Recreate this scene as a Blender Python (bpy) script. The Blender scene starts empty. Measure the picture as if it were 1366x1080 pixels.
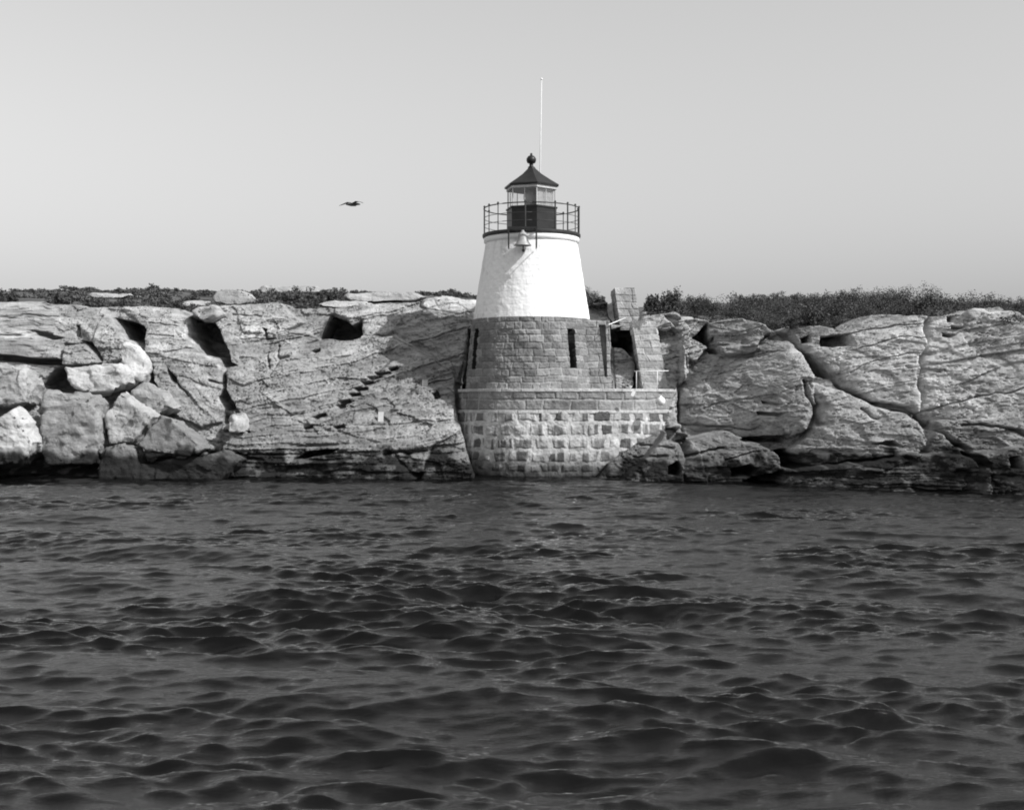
import bpy, bmesh, math, random
import numpy as np
from math import radians, sin, cos, pi, sqrt
from mathutils import Vector

sc = bpy.context.scene
# ------------------------------------------------------------------ camera
F = 1800.0; EYE = 3.3
cam_d = bpy.data.cameras.new('camera'); cam = bpy.data.objects.new('camera', cam_d)
sc.collection.objects.link(cam)
cam.location = (0, 0, EYE); cam.rotation_euler = (radians(90), 0, 0)
cam_d.sensor_fit = 'HORIZONTAL'; cam_d.sensor_width = 36.0; cam_d.lens = 36.0*F/1366.0
cam_d.clip_start = 0.2; cam_d.clip_end = 3000
sc.camera = cam
sc.render.resolution_x = 1024; sc.render.resolution_y = 809
sc.cycles.filter_width = 1.9
# ------------------------------------------------------------------ world, sun
SUN_AZ = 60.0; SUN_EL = 42.0
w = bpy.data.worlds.new('World'); sc.world = w; w.use_nodes = True
nt = w.node_tree; nt.nodes.clear()
sky = nt.nodes.new('ShaderNodeTexSky'); sky.sky_type = 'NISHITA'; sky.sun_disc = False
sky.sun_elevation = radians(SUN_EL); sky.sun_rotation = radians(180-SUN_AZ)
sky.air_density = 1.3; sky.dust_density = 1.8; sky.ozone_density = 1.0
sep = nt.nodes.new('ShaderNodeSeparateColor')          # blue-sensitive black and white film: only the blue of the sky counts
bg = nt.nodes.new('ShaderNodeBackground'); bg.inputs[1].default_value = 0.142
wo = nt.nodes.new('ShaderNodeOutputWorld')
nt.links.new(sky.outputs[0], sep.inputs[0]); nt.links.new(sep.outputs[2], bg.inputs[0]); nt.links.new(bg.outputs[0], wo.inputs[0])
sd = bpy.data.lights.new('sun', 'SUN'); sd.energy = 5.0; sd.angle = radians(0.5)
so = bpy.data.objects.new('sun', sd); sc.collection.objects.link(so)
sdir = Vector((sin(radians(SUN_AZ))*cos(radians(SUN_EL)), -cos(radians(SUN_AZ))*cos(radians(SUN_EL)), sin(radians(SUN_EL))))
so.rotation_euler = (-sdir).to_track_quat('-Z', 'Y').to_euler(); so.location = (60, -40, 60)
sc.view_settings.view_transform = 'Standard'; sc.view_settings.look = 'None'
sc.view_settings.exposure = 0.0; sc.view_settings.gamma = 1.0
sc.cycles.max_bounces = 5; sc.cycles.transparent_max_bounces = 8

# ------------------------------------------------------------------ helpers
def tag(o, label=None, cat=None, group=None, kind=None):
    if label: o['label'] = label
    if cat: o['category'] = cat
    if group: o['group'] = group
    if kind: o['kind'] = kind
    return o
def link(o, parent=None):
    sc.collection.objects.link(o)
    if parent is not None: o.parent = parent
    return o
def empty(name, loc=(0, 0, 0)):
    o = bpy.data.objects.new(name, None); o.location = loc; o.empty_display_size = .3
    return link(o)
def mesh_obj(name, verts, faces, mat, parent=None, smooth=False, attr=None, org=None):
    verts = np.asarray(verts, dtype=np.float64)
    if parent is not None: verts = verts - np.array(parent.location)
    elif org is not None: verts = verts - np.array(org)
    me = bpy.data.meshes.new(name)
    faces = np.asarray(faces) if not isinstance(faces, list) else faces
    if isinstance(faces, np.ndarray):
        n = faces.shape[0]; k = faces.shape[1]
        me.vertices.add(len(verts)); me.vertices.foreach_set('co', verts.astype(np.float32).ravel())
        me.loops.add(n*k); me.loops.foreach_set('vertex_index', faces.astype(np.int32).ravel())
        me.polygons.add(n); me.polygons.foreach_set('loop_start', np.arange(0, n*k, k, dtype=np.int32))
        me.update(calc_edges=True)
    else:
        me.from_pydata([tuple(v) for v in verts], [], faces); me.update()
    if smooth: me.polygons.foreach_set('use_smooth', np.ones(len(me.polygons), dtype=bool))
    if attr is not None:
        for nm, arr in attr.items():
            a = me.attributes.new(nm, 'FLOAT', 'POINT'); a.data.foreach_set('value', np.asarray(arr, dtype=np.float32).ravel())
    me.materials.append(mat)
    o = bpy.data.objects.new(name, me)
    if parent is None and org is not None: o.location = org
    return link(o, parent)
def grid_faces(nr, nc, wrap=False):
    i = np.arange(nr-1)[:, None]; j = np.arange(nc if wrap else nc-1)[None, :]
    j2 = (j+1) % nc
    a = i*nc+j; b = i*nc+j2; c = (i+1)*nc+j2; d = (i+1)*nc+j
    return np.stack([a+0*b, b, c, d], -1).reshape(-1, 4)
class MB:
    def __init__(s): s.v = []; s.f = []
    def add(s, v, f):
        n = len(s.v); s.v += [tuple(p) for p in v]; s.f += [[i+n for i in q] for q in f]; return s
    def box(s, c, h):
        x, y, z = c; a, b, e = h
        v = [(x+i*a, y+j*b, z+k*e) for i in (-1, 1) for j in (-1, 1) for k in (-1, 1)]
        return s.add(v, [[0,1,3,2],[4,6,7,5],[0,4,5,1],[2,3,7,6],[0,2,6,4],[1,5,7,3]])
    def tube(s, pts, r, n=8):
        pts = [Vector(p) for p in pts]; rs = r if isinstance(r, (list, tuple)) else [r]*len(pts)
        V = []; Fc = []
        for i, p in enumerate(pts):
            d = (pts[min(i+1, len(pts)-1)]-pts[max(i-1, 0)]).normalized()
            a = d.orthogonal().normalized() if abs(d.z) < .9 else Vector((1, 0, 0)).cross(d).normalized()
            b = d.cross(a)
            for k in range(n):
                t = 2*pi*k/n; V.append(p+(a*cos(t)+b*sin(t))*rs[i])
        for i in range(len(pts)-1):
            for k in range(n):
                Fc.append([i*n+k, i*n+(k+1) % n, (i+1)*n+(k+1) % n, (i+1)*n+k])
        Fc.append(list(range(n))[::-1]); Fc.append([(len(pts)-1)*n+k for k in range(n)])
        return s.add(V, Fc)
    def lathe(s, prof, c=(0, 0, 0), n=32, a0=0.0, flat=False):
        V = []; Fc = []
        for (r, z) in prof:
            for k in range(n):
                t = a0+2*pi*k/n; V.append((c[0]+r*sin(t), c[1]-r*cos(t), c[2]+z))
        m = len(prof)
        for i in range(m-1):
            for k in range(n):
                Fc.append([i*n+k, i*n+(k+1) % n, (i+1)*n+(k+1) % n, (i+1)*n+k])
        if prof[0][0] > 1e-4: Fc.append(list(range(n))[::-1])
        if prof[-1][0] > 1e-4: Fc.append([(m-1)*n+k for k in range(n)])
        return s.add(V, Fc)
    def build(s, name, mat, parent=None, smooth=False, org=None):
        return mesh_obj(name, s.v, s.f, mat, parent, smooth, None, org)
def smooth_by_angle(o, deg=35):
    me = o.data; bm = bmesh.new(); bm.from_mesh(me)
    for f in bm.faces: f.smooth = True
    for e in bm.edges:
        if len(e.link_faces) == 2 and e.calc_face_angle(0) > radians(deg): e.smooth = False
    bm.to_mesh(me); bm.free()

# lattice noise
def _h(ix, iy, iz=0, seed=0):
    n = (ix.astype(np.int64)*73856093) ^ (iy.astype(np.int64)*19349663) ^ (np.int64(seed)*83492791+np.asarray(iz, dtype=np.int64)*2654435761)
    n = (n ^ (n >> 13)) & 0x7fffffff
    n = (n*(n*n % 2147483647*15731 % 2147483647+789221) % 2147483647+1376312589) & 0x7fffffff
    n = (n ^ (n >> 11))*1103515245 & 0x7fffffff
    return (n >> 7 & 0xffff)/65535.0
def vn(x, y, seed=0):
    x = np.asarray(x, float); y = np.asarray(y, float)
    ix = np.floor(x); iy = np.floor(y); fx = x-ix; fy = y-iy
    fx = fx*fx*fx*(fx*(fx*6-15)+10); fy = fy*fy*fy*(fy*(fy*6-15)+10)
    ix = ix.astype(np.int64); iy = iy.astype(np.int64)
    a = _h(ix, iy, 0, seed); b = _h(ix+1, iy, 0, seed); c = _h(ix, iy+1, 0, seed); d = _h(ix+1, iy+1, 0, seed)
    return (a+(b-a)*fx+(c-a)*fy+(a-b-c+d)*fx*fy)*2-1
def fbm(x, y, o=4, seed=0, g=.5):
    s = 0; a = 1; t = 0
    for k in range(o):
        s = s+a*vn(x*2**k+17.3*k, y*2**k+9.1*k, seed+k); t += a; a *= g
    return s/t*1.4
def facets(x, y, seed=0, slope=.6, jit=.9):
    """piecewise planar rock facets: nearest jittered seed, each with a plane of its own"""
    ix = np.floor(x).astype(np.int64); iy = np.floor(y).astype(np.int64)
    best = np.full(x.shape, 1e9); sec = np.full(x.shape, 1e9); val = np.zeros(x.shape)
    for dx in (-1, 0, 1):
        for dy in (-1, 0, 1):
            cx = ix+dx; cy = iy+dy
            px = cx+.5+jit*(_h(cx, cy, 0, seed)-.5); py = cy+.5+jit*(_h(cx, cy, 0, seed+1)-.5)
            d = (x-px)**2+(y-py)**2
            v = (_h(cx, cy, 0, seed+2)*2-1)+slope*((_h(cx, cy, 0, seed+3)*2-1)*(x-px)+(_h(cx, cy, 0, seed+4)*2-1)*(y-py))*2
            m = d < best
            sec = np.where(m, best, np.minimum(sec, d)); val = np.where(m, v, val); best = np.where(m, d, best)
    return val, np.sqrt(sec)-np.sqrt(best)
def sst(a, b, x):
    t = np.clip((x-a)/(b-a), 0, 1); return t*t*(3-2*t)

# ------------------------------------------------------------------ materials (all grey: the place as black and white film saw it)
def mat_new(name):
    m = bpy.data.materials.new(name); m.use_nodes = True
    b = m.node_tree.nodes['Principled BSDF']; return m, m.node_tree, b
def nd(t, typ, **kw):
    n = t.nodes.new(typ)
    for k, v in kw.items(): setattr(n, k, v)
    return n
def m_basic(name, v, rough=.7, var=.15, scale=4, bump=.0, bscale=20, spec=.3, metal=0):
    m, t, b = mat_new(name)
    tc = nd(t, 'ShaderNodeTexCoord'); n = nd(t, 'ShaderNodeTexNoise'); n.inputs['Scale'].default_value = scale; n.inputs['Detail'].default_value = 6
    t.links.new(tc.outputs['Object'], n.inputs['Vector'])
    mr = nd(t, 'ShaderNodeMapRange'); mr.inputs['From Min'].default_value = .3; mr.inputs['From Max'].default_value = .7
    mr.inputs['To Min'].default_value = v*(1-var); mr.inputs['To Max'].default_value = v*(1+var)
    t.links.new(n.outputs['Fac'], mr.inputs['Value']); t.links.new(mr.outputs[0], b.inputs['Base Color'])
    b.inputs['Roughness'].default_value = rough; b.inputs['Specular IOR Level'].default_value = spec; b.inputs['Metallic'].default_value = metal
    if bump:
        n2 = nd(t, 'ShaderNodeTexNoise'); n2.inputs['Scale'].default_value = bscale; n2.inputs['Detail'].default_value = 5
        t.links.new(tc.outputs['Object'], n2.inputs['Vector'])
        bp = nd(t, 'ShaderNodeBump'); bp.inputs['Strength'].default_value = bump; bp.inputs['Distance'].default_value = .05
        t.links.new(n2.outputs['Fac'], bp.inputs['Height']); t.links.new(bp.outputs[0], b.inputs['Normal'])
    return m
def m_attr(name, rough=.9, amp=.35, scale=3.0, bump=.6, bdist=.06, strata=False, spec=.15):
    """base colour from the 'alb' attribute, broken up with speckle noise, plus fine bump"""
    m, t, b = mat_new(name)
    a = nd(t, 'ShaderNodeAttribute'); a.attribute_name = 'alb'
    geo = nd(t, 'ShaderNodeNewGeometry')
    n1 = nd(t, 'ShaderNodeTexNoise'); n1.inputs['Scale'].default_value = scale; n1.inputs['Detail'].default_value = 9; n1.inputs['Roughness'].default_value = .68
    mp = nd(t, 'ShaderNodeMapping'); t.links.new(geo.outputs['Position'], mp.inputs['Vector'])
    if strata:
        mp.inputs['Rotation'].default_value = (0, radians(11), 0); mp.inputs['Scale'].default_value = (.22, .6, 1.5)
    t.links.new(mp.outputs[0], n1.inputs['Vector'])
    n2 = nd(t, 'ShaderNodeTexNoise'); n2.inputs['Scale'].default_value = .9; n2.inputs['Detail'].default_value = 8; n2.inputs['Roughness'].default_value = .6
    t.links.new(geo.outputs['Position'], n2.inputs['Vector'])
    r1 = nd(t, 'ShaderNodeMapRange'); r1.inputs['From Min'].default_value = .32; r1.inputs['From Max'].default_value = .68
    r1.inputs['To Min'].default_value = 1-amp; r1.inputs['To Max'].default_value = 1+amp
    t.links.new(n1.outputs['Fac'], r1.inputs['Value'])
    r2 = nd(t, 'ShaderNodeMapRange'); r2.inputs['From Min'].default_value = .35; r2.inputs['From Max'].default_value = .65
    r2.inputs['To Min'].default_value = 1-amp*.5; r2.inputs['To Max'].default_value = 1+amp*.5
    t.links.new(n2.outputs['Fac'], r2.inputs['Value'])
    x1 = nd(t, 'ShaderNodeMath', operation='MULTIPLY'); t.links.new(r1.outputs[0], x1.inputs[0]); t.links.new(r2.outputs[0], x1.inputs[1])
    x2 = nd(t, 'ShaderNodeMath', operation='MULTIPLY'); t.links.new(x1.outputs[0], x2.inputs[0]); t.links.new(a.outputs['Fac'], x2.inputs[1])
    x2.use_clamp = True
    t.links.new(x2.outputs[0], b.inputs['Base Color'])
    n3 = nd(t, 'ShaderNodeTexNoise'); n3.inputs['Scale'].default_value = 9; n3.inputs['Detail'].default_value = 6; n3.inputs['Roughness'].default_value = .65
    t.links.new(geo.outputs['Position'], n3.inputs['Vector'])
    ad = nd(t, 'ShaderNodeMath', operation='ADD'); t.links.new(n3.outputs['Fac'], ad.inputs[0]); t.links.new(n1.outputs['Fac'], ad.inputs[1])
    bp = nd(t, 'ShaderNodeBump'); bp.inputs['Strength'].default_value = bump; bp.inputs['Distance'].default_value = bdist
    t.links.new(ad.outputs[0], bp.inputs['Height']); t.links.new(bp.outputs[0], b.inputs['Normal'])
    b.inputs['Roughness'].default_value = rough; b.inputs['Specular IOR Level'].default_value = spec
    return m
M = {}
M['rock'] = m_attr('rock', strata=True, amp=.36, bump=1.0, bdist=.10)
M['boulder'] = m_attr('boulder', strata=True, amp=.24, scale=3.0, bump=.9, bdist=.08)
M['masonry'] = m_attr('masonry', amp=.22, scale=5, bump=.6, bdist=.04)
M['white'] = m_attr('white_masonry', amp=.05, scale=4, bump=.25, bdist=.02)
M['leaf'] = m_attr('leaf', amp=.25, scale=.5, bump=0, spec=.1)
M['soil'] = m_basic('soil', .075, .95, .5, .6, .6, 3)
M['black'] = m_basic('black_paint', .016, .45, .3, 3, .1, 20, .35)
M['iron'] = m_basic('iron', .03, .5, .3, 5, .1, 20, .4)
M['pane_dark'] = m_basic('dark_pane', .012, .2, .2, 3, 0, 20, .5)
M['whitep'] = m_basic('white_paint', .8, .5, .04, 5)
M['polep'] = m_basic('weathered_white_paint', .62, .6, .08, 6)
M['greyp'] = m_basic('grey_paint', .45, .7, .1, 6)
M['bell'] = m_basic('bell_metal', .30, .45, .12, 5, .1, 20, .5, .0)
M['bark'] = m_basic('bark', .06, .9, .3, 8, .4, 30)
M['bird'] = m_basic('feather', .06, .8, .3, 12)
M['curtain'] = m_basic('curtain', .36, .9, .15, 6)
def m_glass():
    m, t, b = mat_new('glass'); t.nodes.remove(b); out = t.nodes['Material Output']
    tr = nd(t, 'ShaderNodeBsdfTransparent'); tr.inputs[0].default_value = (.94, .94, .94, 1)
    gl = nd(t, 'ShaderNodeBsdfGlossy'); gl.inputs['Roughness'].default_value = .03
    fr = nd(t, 'ShaderNodeValue'); fr.outputs[0].default_value = .07
    mx = nd(t, 'ShaderNodeMixShader'); t.links.new(fr.outputs[0], mx.inputs[0]); t.links.new(tr.outputs[0], mx.inputs[1]); t.links.new(gl.outputs[0], mx.inputs[2])
    t.links.new(mx.outputs[0], out.inputs[0]); return m
M['glass'] = m_glass()
def m_water():
    m, t, b = mat_new('sea_water'); t.nodes.remove(b); out = t.nodes['Material Output']
    geo = nd(t, 'ShaderNodeNewGeometry')
    mp = nd(t, 'ShaderNodeMapping'); mp.inputs['Scale'].default_value = (.6, 1.5, 1); t.links.new(geo.outputs['Position'], mp.inputs['Vector'])
    n = nd(t, 'ShaderNodeTexNoise'); n.inputs['Scale'].default_value = 13.0; n.inputs['Detail'].default_value = 8; n.inputs['Roughness'].default_value = .7
    t.links.new(mp.outputs[0], n.inputs['Vector'])
    bp = nd(t, 'ShaderNodeBump'); bp.inputs['Strength'].default_value = .7; bp.inputs['Distance'].default_value = .013
    t.links.new(n.outputs['Fac'], bp.inputs['Height'])
    df = nd(t, 'ShaderNodeBsdfDiffuse'); df.inputs[0].default_value = (.003, .003, .003, 1)
    gl = nd(t, 'ShaderNodeBsdfGlossy'); gl.inputs['Roughness'].default_value = .06; gl.inputs[0].default_value = (WGL, WGL, WGL, 1)
    fr = nd(t, 'ShaderNodeFresnel'); fr.inputs[0].default_value = 1.33
    mx = nd(t, 'ShaderNodeMixShader')
    for x in (gl, fr, df): t.links.new(bp.outputs[0], x.inputs['Normal'])
    t.links.new(fr.outputs[0], mx.inputs[0]); t.links.new(df.outputs[0], mx.inputs[1]); t.links.new(gl.outputs[0], mx.inputs[2])
    t.links.new(mx.outputs[0], out.inputs[0]); return m
WGL = .85
M['water'] = m_water()

# ------------------------------------------------------------------ coordinates of the place
YT = 64.5; XT = (709-683)/F*YT; PX = F/YT            # tower axis, pixels per metre there
def zt(v): return EYE+(540-v)/PX                     # height at the tower's axis
def Yw(X):                                           # shoreline
    X = np.asarray(X, float)
    return 61.6-sst(4.5, 13, X)*3.4-np.clip(X-9, 0, 40)*.62*sst(8, 14, X)+0.0
def Yn(X, Z): return Yw(X)+.92*np.clip(Z, -.6, 20)
def uv(X, Y, Z): return 683+F*X/Y, 540-F*(Z-EYE)/Y
def at(u, v, Y): return ((u-683)/F*Y, Y, EYE+(540-v)/F*Y)
RIM = np.array([(-900,406),(0,404),(80,404),(130,410),(225,411),(240,414),(256,422),(265,412),(290,409),(330,408),(370,403),(395,411),(420,414),(450,410),(505,406),(560,402),(600,415),(640,420),(778,422),(784,406),(811,403),(815,432),(846,436),(860,415),(885,410),(900,420),(940,428),(975,425),(1010,432),(1035,442),(1060,436),(1095,436),(1118,437),(1150,425),(1185,420),(1240,424),(1285,415),(1335,412),(1350,428),(1380,440),(2400,430)], float)

# ------------------------------------------------------------------ rocky shore: a height field of depth over (X, Z)
# cell: polygon in photo coordinates, protrusion towards the water (m), slopes per metre along X and Z, rounding, albedo
CELLS = [
 ([(-60,400),(130,405),(160,425),(195,465),(150,462),(85,458),(-60,450)], .35, 0,.0, .15, .38),
 ([(-60,446),(85,456),(88,480),(60,478),(-60,470)], .75, 0,.1, .1, .31),
 ([(112,436),(130,430),(152,424),(165,445),(182,462),(200,482),(140,486),(125,462)], .7, .1,.1, .2, .35),
 ([(92,462),(120,460),(142,485),(90,489)], .8, 0,.0, .1, .33),
 ([(162,410),(230,408),(258,425),(253,450),(265,470),(297,482),(300,520),(205,490),(194,466),(196,440)], .5, .05,-.05, .2, .40),
 ([(205,490),(300,490),(310,520),(300,560),(270,570),(235,555),(190,535)], .55, .0,.0, .2, .32),
 ([(262,412),(300,408),(380,405),(405,430),(385,445),(300,462),(292,445),(285,432)], .45, .1,0, .2, .43),
 ([(300,455),(400,440),(430,450),(310,492)], .4, .0,0, .15, .33),
 ([(306,492),(380,462),(470,448),(525,448),(550,462),(605,495),(611,515),(605,560),(618,590),(640,630),(400,625),(310,600),(318,556),(302,530)], 1.1, .02,-.02, .35, .31),
 ([(300,565),(400,560),(520,590),(560,640),(300,640)], 1.0, 0,.0, .3, .29),
 ([(500,560),(560,535),(608,540),(622,570),(628,585),(560,600),(505,600)], 1.2, .1,0, .2, .31),
 ([(525,545),(560,515),(608,512),(608,540),(560,548)], 1.15, 0,.05, .12, .31),
 ([(572,598),(612,575),(628,600),(640,640),(560,640)], 1.0, .1,0, .2, .22),
 # behind and round the tower
 ([(430,408),(520,404),(560,412),(530,444),(482,448),(484,426),(440,418)], .2, 0,0, .15, .37),
 ([(560,404),(596,400),(640,410),(640,470),(610,485),(560,458),(520,444)], .1, 0,0, .1, .30),
 ([(622,440),(905,440),(908,560),(880,575),(860,600),(800,660),(640,660),(612,560),(612,520)], -5.0, 0,0, .1, .26),
 ([(782,404),(812,404),(816,428),(786,428)], -1.2, 0,0, .1, .36),
 ([(813,462),(832,466),(846,480),(850,500),(842,520),(813,520)], 2.0, 0,.1, .2, .40),
 ([(850,425),(900,420),(915,440),(916,500),(905,530),(903,570),(880,572),(860,560),(850,520)], 1.7, 0,0, .15, .36),
 # right of the tower
 ([(882,425),(945,428),(950,450),(930,480),(915,480),(905,450)], .8, 0,0, .15, .35),
 ([(905,520),(918,492),(935,475),(1000,452),(1050,455),(1068,475),(1082,500),(1082,540),(1072,575),(1030,590),(930,578),(903,562)], 1.0, .22,.0, .8, .35),
 ([(945,432),(975,425),(1010,430),(1025,445),(1000,470),(958,473),(950,455)], 1.0, .15,0, .15, .30),
 ([(955,465),(1000,457),(1010,467),(985,474),(958,474)], 1.4, 0,0, .1, .36),
 ([(1030,440),(1100,436),(1120,446),(1170,490),(1120,505),(1085,480),(1060,462)], .3, 0,0, .2, .33),
 ([(1070,508),(1120,520),(1165,540),(1215,560),(1225,585),(1205,612),(1160,625),(1055,625),(1045,600),(1082,575),(1088,540)], 1.1, .15,0, .35, .40),
 ([(1110,470),(1120,450),(1160,425),(1232,422),(1225,470),(1220,550),(1160,535),(1125,515)], .8, .2,-.05, .2, .47),
 ([(1234,424),(1290,414),(1400,425),(1420,580),(1340,575),(1285,575),(1240,565),(1224,540),(1226,470)], .9, .25,0, .2, .46),
 ([(1240,560),(1340,560),(1420,580),(1420,640),(1250,625),(1225,600)], 1.2, 0,0, .25, .30),
 # low ledges at the water, right
 ([(830,598),(850,586),(876,574),(905,574),(925,600),(935,640),(792,640),(806,618)], 2.7, 0,0, .2, .22),
 ([(900,585),(960,575),(1000,588),(1030,605),(1035,625),(1000,632),(960,650),(900,650),(905,610)], 2.0, .1,0, .4, .25),
 ([(1035,622),(1130,618),(1210,600),(1290,610),(1300,670),(1040,670)], 1.9, 0,0, .2, .2),
 ([(1280,600),(1420,590),(1420,690),(1290,680)], 2.1, 0,0, .2, .2),
]
HOLES = [   # dark recesses: polygon, depth
 ([(45,439),(60,442),(88,452),(70,455),(52,448)], .5),
 ([(-20,470),(15,474),(85,480),(88,488),(30,484),(-20,480)], 1.0),
 ([(75,492),(90,488),(92,515),(105,518),(105,523),(62,524),(64,545),(52,540),(50,512)], 1.6),
 ([(104,436),(111,434),(110,452),(104,450)], .4),
 ([(108,455),(126,456),(134,468),(141,484),(136,482),(122,464)], .7),
 ([(155,424),(172,427),(194,436),(196,470),(188,462),(178,455),(165,452)], 2.6),
 ([(198,487),(206,492),(207,508),(220,525),(206,518),(185,515),(178,520),(182,510),(199,510)], 1.2),
 ([(226,490),(240,505),(238,512),(230,507)], .9),
 ([(255,422),(275,428),(287,430),(294,438),(300,455),(308,468),(310,485),(320,490),(301,490),(294,478),(270,474),(260,463),(250,448)], 2.6),
 ([(301,500),(306,503),(307,520),(318,540),(320,548),(306,547),(293,530),(300,520)], 1.4),
 ([(351,438),(357,440),(358,452),(378,452),(356,455)], .8),
 ([(422,448),(434,430),(440,420),(460,426),(468,434),(482,428),(482,450),(470,454),(425,452)], 2.6),
 ([(397,612),(418,600),(440,597),(457,598),(440,604),(410,612)], 1.0),
 ([(578,525),(586,521),(590,530),(582,534)], .5),
 ([(608,510),(614,512),(620,530),(640,540),(640,640),(632,610),(626,585),(612,560),(608,540)], 2.2),
 ([(814,440),(845,430),(850,470),(854,492),(845,512),(843,505),(848,490),(840,470),(828,462),(814,462)], 1.5),
 ([(920,452),(942,432),(944,448),(950,466),(965,474),(946,473),(938,462)], 1.8),
 ([(1092,450),(1130,446),(1136,464),(1092,463)], 1.4),
 ([(1066,452),(1078,448),(1080,458),(1068,460)], .8),
 ([(1064,470),(1084,474),(1100,488),(1112,505),(1100,506),(1080,500)], 1.3),
 ([(1064,508),(1070,508),(1070,516),(1066,520)], .8),
 ([(880,572),(900,574),(915,584),(905,600),(897,588),(880,586)], 1.2),
 ([(978,584),(1005,582),(1048,578),(1046,590),(1010,590),(985,590)], 1.4),
 ([(1025,602),(1048,598),(1062,612),(1070,622),(1040,625)], 1.4),
 ([(882,616),(895,610),(902,620),(895,630),(882,628)], 1.0),
 ([(968,622),(990,616),(1000,622),(998,632),(968,632)], 1.0),
 ([(1010,534),(1036,537),(1032,541),(1012,539)], .4),
 ([(1003,548),(1040,551),(1034,556),(1005,553)], .5),
 ([(1316,608),(1332,606),(1334,622),(1318,622)], 1.0),
 ([(1268,600),(1285,606),(1296,622),(1280,620)], .8),
 ([(1258,425),(1266,424),(1268,432),(1258,432)], .5),
 ([(1262,435),(1280,438),(1276,442),(1264,440)], .5),
 ([(1252,446),(1268,448),(1262,453),(1252,451)], .5),
 ([(1150,590),(1180,586),(1195,596),(1180,594)], .5),
]
for k, (uu, vv, ww) in enumerate([(527,493,6),(513,499,10),(503,505,9),(493,512,8),(485,520,9),(477,528,8),(464,537,8),(458,542,6),(430,556,9),(414,571,6),(455,569,7),(425,470,5)]):
    HOLES.append(([(uu-ww*1.15,vv-1.8),(uu+ww*.9,vv-4),(uu+ww*1.15,vv+.6),(uu-ww*.6,vv+3.6)], .5))
CRACKS = [  # polyline with width in pixels, depth
 ([(1035,440,3),(1055,455,6),(1072,476,6),(1110,508,4),(1125,520,3),(1150,533,2.5),(1165,541,4),(1180,548,2),(1215,556,2)], .8),
 ([(1066,508,4),(1073,530,3),(1080,550,3.5),(1088,564,4),(1092,566,2)], .7),
 ([(1233,420,5),(1229,445,8),(1230,460,5),(1222,475,7),(1219,500,8),(1223,530,6),(1222,555,4),(1232,566,5),(1245,575,3),(1262,592,5),(1280,600,4)], .8),
 ([(1140,545,2),(1155,558,3),(1162,560,1)], .4),
 ([(1270,566,2),(1310,568,2),(1345,578,3),(1366,588,4)], .5),
 ([(1224,550,2),(1260,538,2),(1300,530,1.5),(1366,515,1.5)], .3),
 ([(910,575,2),(900,545,5),(906,520,5),(914,495,3),(910,470,2),(906,450,2)], .5),
 ([(905,566,3),(960,570,2),(1005,572,1.5)], .4),
 ([(1048,600,3),(1075,580,3),(1082,572,2)], .4),
 ([(320,548,3),(328,560,2),(336,575,2)], .5),
 ([(303,555,4),(303,575,3),(330,577,2)], .6),
 ([(240,510,2),(256,530,1.5)], .3),
 ([(282,507,2),(300,512,3)], .5),
 ([(360,470,2),(362,480,3),(366,490,2)], .4),
 ([(366,500,3),(378,478,3),(374,462,3)], .35),
 ([(380,478,3),(390,477,3)], .35),
 ([(405,568,1.2),(480,564,1),(520,566,1.5),(600,560,1)], .15),
 ([(525,452,2),(560,470,3),(600,495,2)], .25),
 ([(540,530,3),(575,510,1.5),(605,508,1)], .3),
 ([(515,605,3),(535,600,2),(545,604,3),(570,600,1)], .5),
 ([(140,575,4),(148,600,3)], .6),
 ([(100,424,1.2),(40,420,1),(0,424,1)], .25),
 ([(0,447,2),(30,446,1)], .25),
 ([(220,470,1),(300,463,1)], .2),
 ([(200,432,1),(240,434,1)], .2),
 ([(200,448,1),(235,450,1)], .2),
 ([(310,422,1.5),(350,421,1)], .25),
 ([(330,458,1),(400,446,1.5),(450,455,1)], .15),
 ([(1130,448,1),(1180,436,1.5),(1225,434,1)], .25),
 ([(1140,468,1),(1180,454,1.5),(1222,450,1)], .25),
 ([(1130,495,1),(1180,478,1),(1218,470,1)], .2),
 ([(1100,620,2),(1150,612,3),(1185,606,3),(1200,612,2)], .5),
 ([(935,545,1),(960,535,1.5),(1000,530,1)], .15),
 ([(925,500,1),(985,478,1),(1040,470,1)], .15),
 ([(960,612,1),(1000,600,1)], .3),
 ([(905,605,3),(960,596,2)], .5),
 ([(850,592,2),(890,594,2)], .3),
 ([(840,608,2),(880,604,2)], .3),
]
def poly_sdf(px, py, P):
    P = np.array(P, float); n = len(P); ins = np.zeros(px.shape, bool); dm = np.full(px.shape, 1e9)
    for i in range(n):
        x0, y0 = P[i]; x1, y1 = P[(i+1) % n]
        dx, dy = x1-x0, y1-y0; t = np.clip(((px-x0)*dx+(py-y0)*dy)/(dx*dx+dy*dy+1e-9), 0, 1)
        dm = np.minimum(dm, (px-x0-t*dx)**2+(py-y0-t*dy)**2)
        c = ((y0 > py) != (y1 > py)) & (px < (x1-x0)*(py-y0)/(y1-y0+1e-12)+x0)
        ins ^= c
    return np.where(ins, 1, -1)*np.sqrt(dm)
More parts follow.
